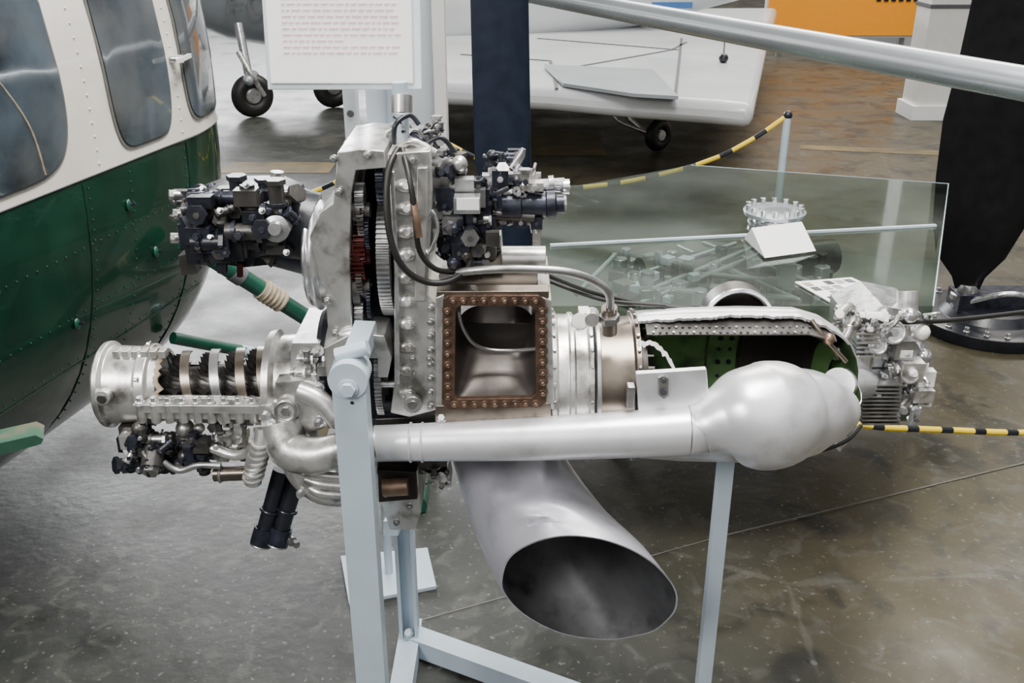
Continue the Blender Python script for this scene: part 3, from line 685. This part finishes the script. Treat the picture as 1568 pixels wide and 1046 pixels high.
for k in range(8): mb.box(P(1350,500+k*7,1.74),(.045,.05,.0035),BRIGHT)
for a,b_,c in((1390,520,.020),(1415,585,.016),(1365,540,.016)): q=P(a,b_,1.74);mb.cyl(q,q+Vector((0,-.02,.01)),c,BRIGHT);mb.torus(q+Vector((0,-.02,.01)),(0,-1,.5),c,.003,CAST,24,8);mb.cyl(q,q+Vector((0,-.026,.012)),c*.4,STEEL,seg=6)
mb.cyl(P(1418,455,1.82),P(1418,500,1.80),.020,CAST);mb.cyl(P(1320,480,1.70),P(1330,590,1.70),.008,BRIGHT)
mb.sweep([P(1300,560,1.66),P(1330,510,1.68),P(1328,480,1.70),P(1312,490,1.66)],.009,CAST)
mb.cyl(P(1310,600,1.6),P(1350,600,1.74),.03,SILV)
greeble(mb,(1305,480,1340,520),1.66,1.7,14,[CAST,BRIGHT,DSTEEL],43,8,18)
greeble(mb,(1340,600,1430,650),1.75,1.8,26,[CAST,BRIGHT,STEEL],44,12,26)
for k in range(5): mb.bolt(P(1350+k*20,640,1.73),(0,-1,.2),.007,.014,BRIGHT)
mb.extr(poly([(1298,692),(1322,676),(1326,690),(1312,706)],1.6),(0,.02,0),BRIGHT)
mb.fin('rear_cylinder_block',ENG,.001)  # radial-engine cylinder block behind, attached to this engine only for support
# ---------------- engine stand
ST=empty('engine_stand')
mb=MB()
a=P(547,585,1.385);fx=a.x
mb.box((fx,1.385,(a.z-.0)/2),(.052,.045,a.z),STAND)
mb.cyl((fx,1.36,a.z),(fx,1.41,a.z),.031,STAND,seg=32)
mb.bolt((fx,1.36,a.z-.012),(0,-1,0),.012,.010,STAND);mb.cyl((fx+.004,1.362,P(549,630,1.36).z),(fx+.004,1.361,P(549,630,1.36).z),.003,BLACK,seg=12)
mb.beam((fx,1.40,a.z+.005),(fx+.012,1.50,a.z+.03),.035,.03,STAND)
mb.cyl((fx-.02,1.39,a.z+.03),(fx+.03,1.39,a.z+.045),.012,STAND)
bx_=P(633,830,1.88);mb.box((bx_.x,1.88,bx_.z/2+.05),(.04,.012,bx_.z+.1),STAND);mb.box((bx_.x-.018,1.865,bx_.z/2+.05),(.008,.04,bx_.z+.1),STAND);mb.box((bx_.x+.018,1.865,bx_.z/2+.05),(.008,.04,bx_.z+.1),STAND)
rx=P(1130,760,1.55);mb.box((rx.x,1.55,.36),(.027,.027,.74),STAND)
mb.beam((fx,1.36,.03),(bx_.x,1.92,.03),.05,.05,STAND);mb.beam((bx_.x,1.87,.035),(rx.x,1.55,.035),.05,.05,STAND)
mb.beam((fx,1.385,.03),(rx.x,1.55,.03),.05,.05,STAND)
mb.beam((bx_.x,1.88,bx_.z+.08),(bx_.x,1.66,bx_.z+.16),.03,.03,STAND)
mb.bolt((bx_.x,1.85,.07),(0,-1,1),.008,.012,STAND)
mb.fin('frame',ST,.003)
# ---------------- sign stand
SS=empty('information_sign')
mb=MB()
q=P(540,137,1.72);w=.247
rt=Matrix.Rotation(math.radians(-8),3,'X')
cz=q.z+.18
mb.box((q.x,1.745,cz),(w+.018,.012,.37),ACRYL,rt);mb.box((q.x-.004,1.737,cz+.004),(w-.002,.006,.356),PAPER,rt)
mb.fin('panel',SS,.002)
mb=MB();rr=random.Random(4)
for k in range(30):
    zz=.16-k*.0098; x=-w/2+.028
    if k in(3,): continue
    end=w/2-.03 if k%7!=6 else .0
    while x<end:
        l=rr.uniform(.005,.016); c=Vector((x+l/2-.004,-.0125,zz));c=rt@c+Vector((q.x,1.745,cz)); mb.box(c,(l,.0008,.0020),PINK,rt); x+=l+.003
mb.fin('printed_text',SS)
mb=MB()
a=P(575,225,1.98);c=P(700,225,1.98);zt=1.9
mb.box(((a.x+c.x)/2,2.0,(zt+.95)/2),(c.x-a.x,.03,zt-.95),LSTAND);mb.box((c.x-.012,1.985,(zt+.95)/2),(.024,.05,zt-.95),WHITE);mb.box((a.x+.05,1.98,(zt+.95)/2),(.012,.03,zt-.95),STAND)  # white strip paints in the lit right edge of the column
a2=P(550,225,1.9);mb.box((a2.x,1.92,1.2),(.026,.03,.7),LSTAND);mb.cyl((a2.x,1.906,P(550,178,1.9).z),(a2.x,1.903,P(550,178,1.9).z),.007,LINE);mb.beam((a2.x,1.92,1.5),(a2.x,1.76,1.52),.02,.02,STAND)
mb.box((a2.x+.02,1.95,1.0),(.12,.08,.03),STAND);mb.box((a2.x+.03,1.95,P(550,225,1.95).z),(.10,.06,.02),STAND)
b1=PZ(608,895,.01);mb.cyl((b1.x,b1.y,.0),(b1.x,b1.y,1.0),.011,STAND);mb.beam((b1.x,b1.y,.98),(a.x+.06,2.0,.98),.05,.04,STAND)
f=[PZ(532,868,.012),PZ(668,855,.012),PZ(682,915,.012),PZ(545,942,.012)];mb.extr(f,(0,0,-.012),STAND)
mb.fin('post_and_base',SS,.0015)
# ---------------- propellers
def blade(name,sections,mat,parent,mat2=None):
    vs=[];fs=[];n=24
    for c,w,t,tw in sections:
        for j in range(n):
            a=2*math.pi*j/n; x=math.cos(a)*w;y=math.sin(a)*t*(.6+.4*math.cos(a))
            ct,st_=math.cos(tw),math.sin(tw); vs.append(c+Vector((x*ct-y*st_,x*st_+y*ct,0)))
    for i in range(len(sections)-1):
        for j in range(n): a=i*n+j;b_=i*n+(j+1)%n;fs.append((a,b_,b_+n,a+n))
    fs.append(tuple(range(n)));fs.append(tuple((len(sections)-1)*n+j for j in range(n)))
    m_=MB();m_.add(vs,fs,mat);return m_.fin(name,parent,0,50)
PR=empty('propeller')
Yp=3.5
def bl(px0,px1,py,Y,t,tw=0):
    a=P(px0,py,Y);c=P(px1,py,Y);return ((a+c)/2,(c.x-a.x)/2/math.cos(tw),t,tw)
S=[bl(732,822,-160,Yp,.012),bl(735,826,0,Yp,.016,.1),bl(738,828,120,Yp,.02,.15),bl(742,830,250,Yp,.026,.2),bl(765,832,330,Yp,.035,.3),bl(778,832,400,Yp,.04,.3),bl(785,830,440,Yp,.045,0)]
blade('blade',S,PROPB,PR)
hb=P(807,440,Yp)
mb=MB();mb.cyl((hb.x,Yp,hb.z+.02),(hb.x,Yp,.12),.05,STEEL);mb.lathe((hb.x,Yp,0),(0,0,1),[(0,.2),(.03,.2),(.04,.12),(.12,.10),(.14,.05)],BLACK);mb.fin('hub',PR)
PR2=empty('propeller.001');Yq=3.85
S=[bl(1546,1700,-140,Yq,.012,-.15),bl(1524,1690,0,Yq,.018,-.15),bl(1504,1670,100,Yq,.022,-.2),bl(1480,1645,190,Yq,.028,-.2),bl(1470,1622,280,Yq,.032,-.25),bl(1465,1592,350,Yq,.036,-.3),bl(1468,1564,400,Yq,.038,-.3),bl(1488,1538,432,Yq,.038,-.1),bl(1492,1530,450,Yq,.04,0)]
blade('blade',S,WIREB,PR2)
mb=MB();h=P(1511,450,Yq)
mb.lathe((h.x,Yq,h.z),(0,0,-1),[(-.02,.035),(0,.045),(.02,.045),(.025,.06),(.05,.06),(.052,.045),(h.z-.1,.055)],STEEL)
hc=Vector((h.x+.12,Yq+.02,0))
mb.lathe(hc,(0,0,1),[(0,.29),(.03,.30),(.055,.30),(.06,.285),(.065,.2),(.10,.17),(.11,.08)],BLACK,seg=56)
for k in range(22):
    a=2*math.pi*k/22;mb.bolt(hc+Vector((math.cos(a)*.27,math.sin(a)*.27,.06)),(0,0,1),.010,.022,BRIGHT)
mb.box((h.x+.12,Yq,.13),(.34,.12,.08),BMET)
mb.sweep([(h.x,Yq-.05,.14),(h.x+.12,Yq-.12,.2),(h.x+.3,Yq-.1,.16)],.012,BRIGHT)
mb.fin('hub',PR2,.002)
# ---------------- display case
DC=empty('display_case')
zt=.75;zb=.46
top=[PZ(845,300,zt),PZ(1080,258,zt),PZ(1482,287,zt),PZ(1458,478,zt),PZ(845,478,zt)]
mb=MB();n=5
mb.add(top+[Vector((p.x,p.y,zb)) for p in top],[(0,1,2,3,4)]+[(i,(i+1)%n,(i+1)%n+n,i+n) for i in range(n)],GLASS);o=mb.fin('glass_cover',DC)
mb=MB()
DKG=pm('case_base_dark',(.040,.050,.038),.35,0,.6,3,dark=(.12,.12,.09),dscale=3,damt=.7)
mb.extr([Vector((p.x,p.y,zb)) for p in top],(0,0,-.03),DKG)
mb.beam(PZ(860,383,zt+.004),PZ(1462,352,zt+.004),.012,.006,STAND);mb.beam(PZ(1458,478,zt),PZ(1482,287,zt),.003,.003,STAND);mb.beam(PZ(1080,258,zt),PZ(1482,287,zt),.002,.002,STAND)
c=sum(top,Vector())/5
for sx,sy in((-.35,-.1),(.20,-.1),(-.3,.45),(.35,.45)): mb.box((c.x+sx,c.y+sy,zb/2-.015),(.04,.04,zb-.03),STAND)
mb.fin('base_and_edges',DC)
mb=MB()
def tz(a,b_,z,c2,d,z2,r,m_=BRIGHT): mb.cyl(PZ(a,b_,z),PZ(c2,d,z2),r,m_,seg=10)
for a in(((950,480),(1180,385)),((985,480),(1190,395)),((960,440),(1150,380)),((1060,385),(1250,470)),((1100,380),(1290,450)),((1000,420),(1230,440)),((980,450),(1240,465)),((900,460),(960,400))):
    tz(a[0][0],a[0][1],.56,a[1][0],a[1][1],.62,.008,CHR)
for i in range(110):
    a=R.uniform(960,1300);b_=R.uniform(395,470);q=PZ(a,b_,R.uniform(.52,.62));s_=R.uniform(.015,.05)
    if R.random()<.5: mb.box(q,(s_,s_,s_*.7),R.choice([CHR,STEEL,DSTEEL,STAND]),Matrix.Rotation(R.random()*3,3,'Z'))
    else: mb.cyl(q-Vector((0,0,.03)),q+Vector((0,0,.02)),s_*.5,R.choice([CHR,BRIGHT,DSTEEL]),seg=16)
mb.cyl(PZ(1000,430,.54),PZ(1300,400,.54),.06,DSTEEL)
mb.box(PZ(985,455,.60),(.05,.04,.05),STAND);mb.box(PZ(1228,430,.64),(.05,.04,.08),ACRYL)
mb.fin('exhibit_parts',DC,.001)
FL=MB();q=PZ(1208,352,zt)
FL.lathe((q.x,q.y,zt+.001),(0,0,1),[(0,.03),(0,.075),(.012,.078),(.014,.06),(.022,.06),(.035,.045),(.04,.05),(.048,.05),(.048,.03)],BRIGHT,seg=40)
FL.lathe((q.x,q.y,zt+.035),(0,0,1),[(0,.04),(0,.092),(.012,.094),(.014,.07)],CHR,seg=40)
for k in range(14):
    a=2*math.pi*k/14;FL.cyl((q.x+math.cos(a)*.08,q.y+math.sin(a)*.08,zt+.03),(q.x+math.cos(a)*.08,q.y+math.sin(a)*.08,zt+.065),.008,BRIGHT,seg=10)
FL.fin('bearing_flange',None,.001)
mb=MB();a=PZ(1195,403,zt+.006);b_=PZ(1275,392,zt+.006)
hn=Vector((-.02,.10,.055))
mb.add([a,b_,b_+hn,a+hn,a+Vector((-.02,.17,0)),b_+Vector((-.02,.17,0))],[(0,1,2,3),(3,2,5,4),(0,3,4),(1,5,2)],PAPER)
mb.fin('label_card')
mb=MB()
cc=[PZ(1242,440,zt+.006),PZ(1330,433,zt+.006),PZ(1432,478,zt+.006),PZ(1330,490,zt+.006)];mb.extr(cc,(0,0,-.003),PAPER)
def bil(u,v): return (cc[0]*(1-u)+cc[1]*u)*(1-v)+(cc[3]*(1-u)+cc[2]*u)*v+Vector((0,0,.001))
rr=random.Random(9)
for i in range(5):
    for j in range(6):
        if rr.random()<.75:
            u0=.06+i*.18;v0=.06+j*.15;mb.add([bil(u0,v0),bil(u0+.13,v0),bil(u0+.13,v0+.11),bil(u0,v0+.11)],[(0,1,2,3)],rr.choice([LINE,DSTEEL,TAN,STEEL,BMET]))
mb.fin('photo_poster')
# ---------------- barriers
Yb=4.2
bp=P(1231,180,Yb)
def post(p,h):
    m_=MB();m_.cyl((p.x,p.y,.02),(p.x,p.y,h),.016,STAND,seg=16);m_.lathe((p.x,p.y,0),(0,0,1),[(0,.15),(.015,.15),(.03,.04),(.04,.018)],BLACK);m_.ell((p.x,p.y,h),(.020,.020,.020),BLACK,12);return m_
BR=empty('chain_barrier')
post(bp,bp.z).fin('post_1',BR)
p2=P(640,190,Yb);post(p2,p2.z).fin('post_2',BR)
def chain(name,pts,r=.010,link=.07,par=None):
    m_=MB();pts=[Vector(p) for p in pts];C=[]
    n=len(pts)
    for i in range(n-1):
        p0=pts[max(i-1,0)];p1=pts[i];q2=pts[i+1];p3=pts[min(i+2,n-1)]
        for j in range(60):
            t=j/60;C.append(.5*((2*p1)+(q2-p0)*t+(2*p0-5*p1+4*q2-p3)*t*t+(3*p1-p0-3*q2+p3)*t**3))
    C.append(pts[-1]);last=C[0];k=0
    for c_ in C[1:]:
        if (c_-last).length>=link*(1.5 if k%2==0 else .8):
            m_.cyl(last,c_,r,YEL if k%2==0 else BLACK,seg=10);last=c_;k+=1
    return m_.fin(name,par)
chain('chain_1',[bp,P(1185,212,Yb),P(1130,242,Yb),P(1070,263,Yb),P(960,287,Yb),P(850,290,Yb),P(730,240,Yb),p2],par=BR)
chain('chain_2',[p2,P(560,262,Yb),P(500,296,Yb),P(440,312,Yb),P(350,310,Yb)],par=BR)
BR2=empty('chain_barrier.001')
chain('chain',[(b1.x,b1.y-.03,P(608,650,b1.y).z),P(800,680,2.15),P(1000,678,2.1),P(1300,662,2.1),P(1380,668,2.12),P(1480,672,2.15),P(1600,676,2.2),P(1750,672,2.3)],.0080,.04,BR2)
pr=P(1750,672,2.3);post(pr,pr.z).fin('post',BR2)
# ---------------- silver boom
mb=MB();a=P(760,-22,4.6);c=P(1530,118,3.05);d=c-a;e2=a+d*1.42
mb.cyl(a,e2,.036,CHR,r1=.056,seg=32)
mb.cyl((e2.x,e2.y,0),(e2.x,e2.y,e2.z),.03,STEEL);mb.lathe((e2.x,e2.y,0),(0,0,1),[(0,.18),(.02,.18),(.03,.04)],STEEL)
mb.cyl(a,a-d*.3,.036,CHR,r1=.03,seg=32)
mb.fin('metal_boom')
# ---------------- airplanes
A1=empty('airplane')
zw=.62
wp=[(640,14),(1215,12),(1200,60),(1178,163),(1120,158),(1000,150),(860,138),(640,128)]
mb=MB();mb.extr([PZ(a,b_,zw) for a,b_ in wp],(0,0,-.14),PLANE);mb.fin('wing',A1,.05,50)
mb=MB()
def ln(a,b_,w=.02,m_=LINE): mb.beam(PZ(a[0],a[1],zw+.002),PZ(b_[0],b_[1],zw+.002),w,.006,m_)
ln((880,108),(1050,78));ln((1050,78),(1072,66));ln((900,112),(1000,150));ln((1065,60),(1055,152));ln((840,60),(1060,78));ln((720,85),(860,95));ln((860,95),(870,138))
mb.extr([PZ(a,b_,zw+.03) for a,b_ in((850,100),(1020,108),(1060,150),(990,146),(880,130))],(0,0,-.02),PLANE2)
vs=[];fs=[];NSG=24
a=P(600,60,9.2);c=P(1200,-40,9.6);nn=20
for i in range(nn+1):
    t=i/nn;cn=a*(1-t)+c*t;cn.z+=.15;r_=.62*(1-.5*t)
    for j in range(NSG):
        an=2*math.pi*j/NSG;vs.append(cn+Vector((0,math.cos(an)*r_,math.sin(an)*r_)))
for i in range(nn):
    for j in range(NSG):a_=i*NSG+j;b2=i*NSG+(j+1)%NSG;fs.append((a_,b2,b2+NSG,a_+NSG))
fs.append(tuple(range(NSG)));fs.append(tuple(nn*NSG+j for j in range(NSG)));mb.add(vs,fs,PLANE)
BLU=pm('blue_stripe',(.05,.15,.4),.4)
q=P(1050,8,8.9);mb.box((q.x,q.y,q.z),(.35,.02,.05),BLU)
q=PZ(1130,98,zw);mb.ell(q+Vector((0,0,.03)),(.035,.035,.035),BLACK,12);mb.cyl(q,q+Vector((.1,.5,.12)),.006,BLACK)
mb.fin('fuselage_and_panels',A1)
def wheel(m_,p,r,w,ax=(1,.3,0)):
    axn=Vector(ax).normalized();c_=Vector((p.x,p.y,r))
    m_.torus(c_,axn,r-w/2,w/2,RUB,32,12);m_.cyl(c_-axn*w*.3,c_+axn*w*.3,r-w*.8,STEEL);m_.cyl(c_-axn*w*.45,c_+axn*w*.45,r*.3,BRIGHT)
    return c_
mb=MB();q=PZ(1027,236,0);c_=wheel(mb,q,.12,.09,(.6,-.8,0))
mb.sweep([c_,c_+Vector((-.10,0,.02)),c_+Vector((-.20,0,.10)),c_+Vector((-.24,0,.16))],.022,BRIGHT);mb.cyl(c_+Vector((-.24,0,.14)),(c_.x-.22,c_.y,.56),.032,CAST);mb.sweep([c_+Vector((-.1,-.05,.03)),c_+Vector((-.33,-.05,.14)),c_+Vector((-.24,0,.3))],.014,BRIGHT)
mb.fin('landing_gear',A1)
A2=empty('airplane.001')
mb=MB();vs=[];fs=[]
secs=[(250,.15,0),(300,.30,0),(360,.42,0),(440,.48,0),(540,.50,0),(640,.50,0),(720,.48,0),(800,.46,0)]
for px,r_,_ in secs:
    cn=P(px,20,9.3);cn.z=1.0
    for j in range(NSG):
        an=2*math.pi*j/NSG;vs.append(cn+Vector((0,math.cos(an)*r_,math.sin(an)*r_*1.15)))
for i in range(len(secs)-1):
    for j in range(NSG):a_=i*NSG+j;b2=i*NSG+(j+1)%NSG;fs.append((a_,b2,b2+NSG,a_+NSG))
fs.append(tuple(range(NSG)));fs.append(tuple((len(secs)-1)*NSG+j for j in range(NSG)));mb.add(vs,fs,PLANE2)
mb.fin('fuselage',A2,0,50)
mb=MB()
for px in(398,522):
    q=PZ(px,183 if px<500 else 168,0);c_=wheel(mb,q,.18,.13,(.5,-.8,0));mb.cyl(c_,(c_.x-.08,c_.y+.1,.75),.035,BRIGHT);mb.sweep([c_+Vector((.1,0,0)),c_+Vector((.02,-.08,.2)),c_+Vector((-.08,0,.35))],.02,CAST)
    mb.ell(c_+Vector((0,.02,.14)),(.06,.16,.06),PLANE2)
mb.fin('landing_gear',A2)
t=bpy.data.curves.new('registration','FONT');t.body='F·OZZC';t.size=.24;t.extrude=.003
to=bpy.data.objects.new('registration',t);bpy.context.collection.objects.link(to);to.parent=A2
q=P(352,22,8.72);to.location=q;to.rotation_euler=(math.pi/2-.3,0,0);t.materials.append(LINE)
# ---------------- lights
w=bpy.data.worlds.new('World');bpy.context.scene.world=w;w.use_nodes=True
nt=w.node_tree;N=nt.nodes;L=nt.links;bg=N['Background']
tc=N.new('ShaderNodeTexCoord');sp_=N.new('ShaderNodeSeparateXYZ');L.new(tc.outputs['Generated'],sp_.inputs[0])
zz=math_('MAXIMUM',sp_.outputs['Z'],.08)
q=math_('DIVIDE',sp_.outputs['X'],zz)
band=mr(math_('SINE',math_('ADD',math_('MULTIPLY',q,2.6),1.0),0.0),.1,.6,0,1)  # bright overhead bands added so the metals reflect some contrast
up=mr(sp_.outputs['Z'],.1,.5,0,1)
st=math_('ADD',math_('MULTIPLY',math_('MULTIPLY',band,up),1.9),.13)
bg.inputs[0].default_value=(1,.99,.97,1);L.new(st,bg.inputs[1])
def area(n,loc,tgt,sx,sy,e,col=(1,1,1)):
    l=bpy.data.lights.new(n,'AREA');l.shape='RECTANGLE';l.size=sx;l.size_y=sy;l.energy=e;l.color=col
    o=bpy.data.objects.new(n,l);bpy.context.collection.objects.link(o);o.location=loc
    o.rotation_euler=(Vector(tgt)-Vector(loc)).to_track_quat('-Z','Y').to_euler()
area('overhead_key',(0.5,1.5,4.4),(0,1.7,.8),2.0,.8,300,(1,.97,.92))  # added key light overhead, lifts brightness and contrast on the engine
area('side_lamp',(-2.0,-1.2,3.4),(0,1.6,.9),1.2,1.2,130,(1,.98,.96))
area('hangar_door_lamp',(-5,17,4.5),(-1,4,0),7,4,2100,(.97,.98,1))
area('rear_lamp',(3,9,6),(2,6,0),6,2,620,(1,.94,.84))
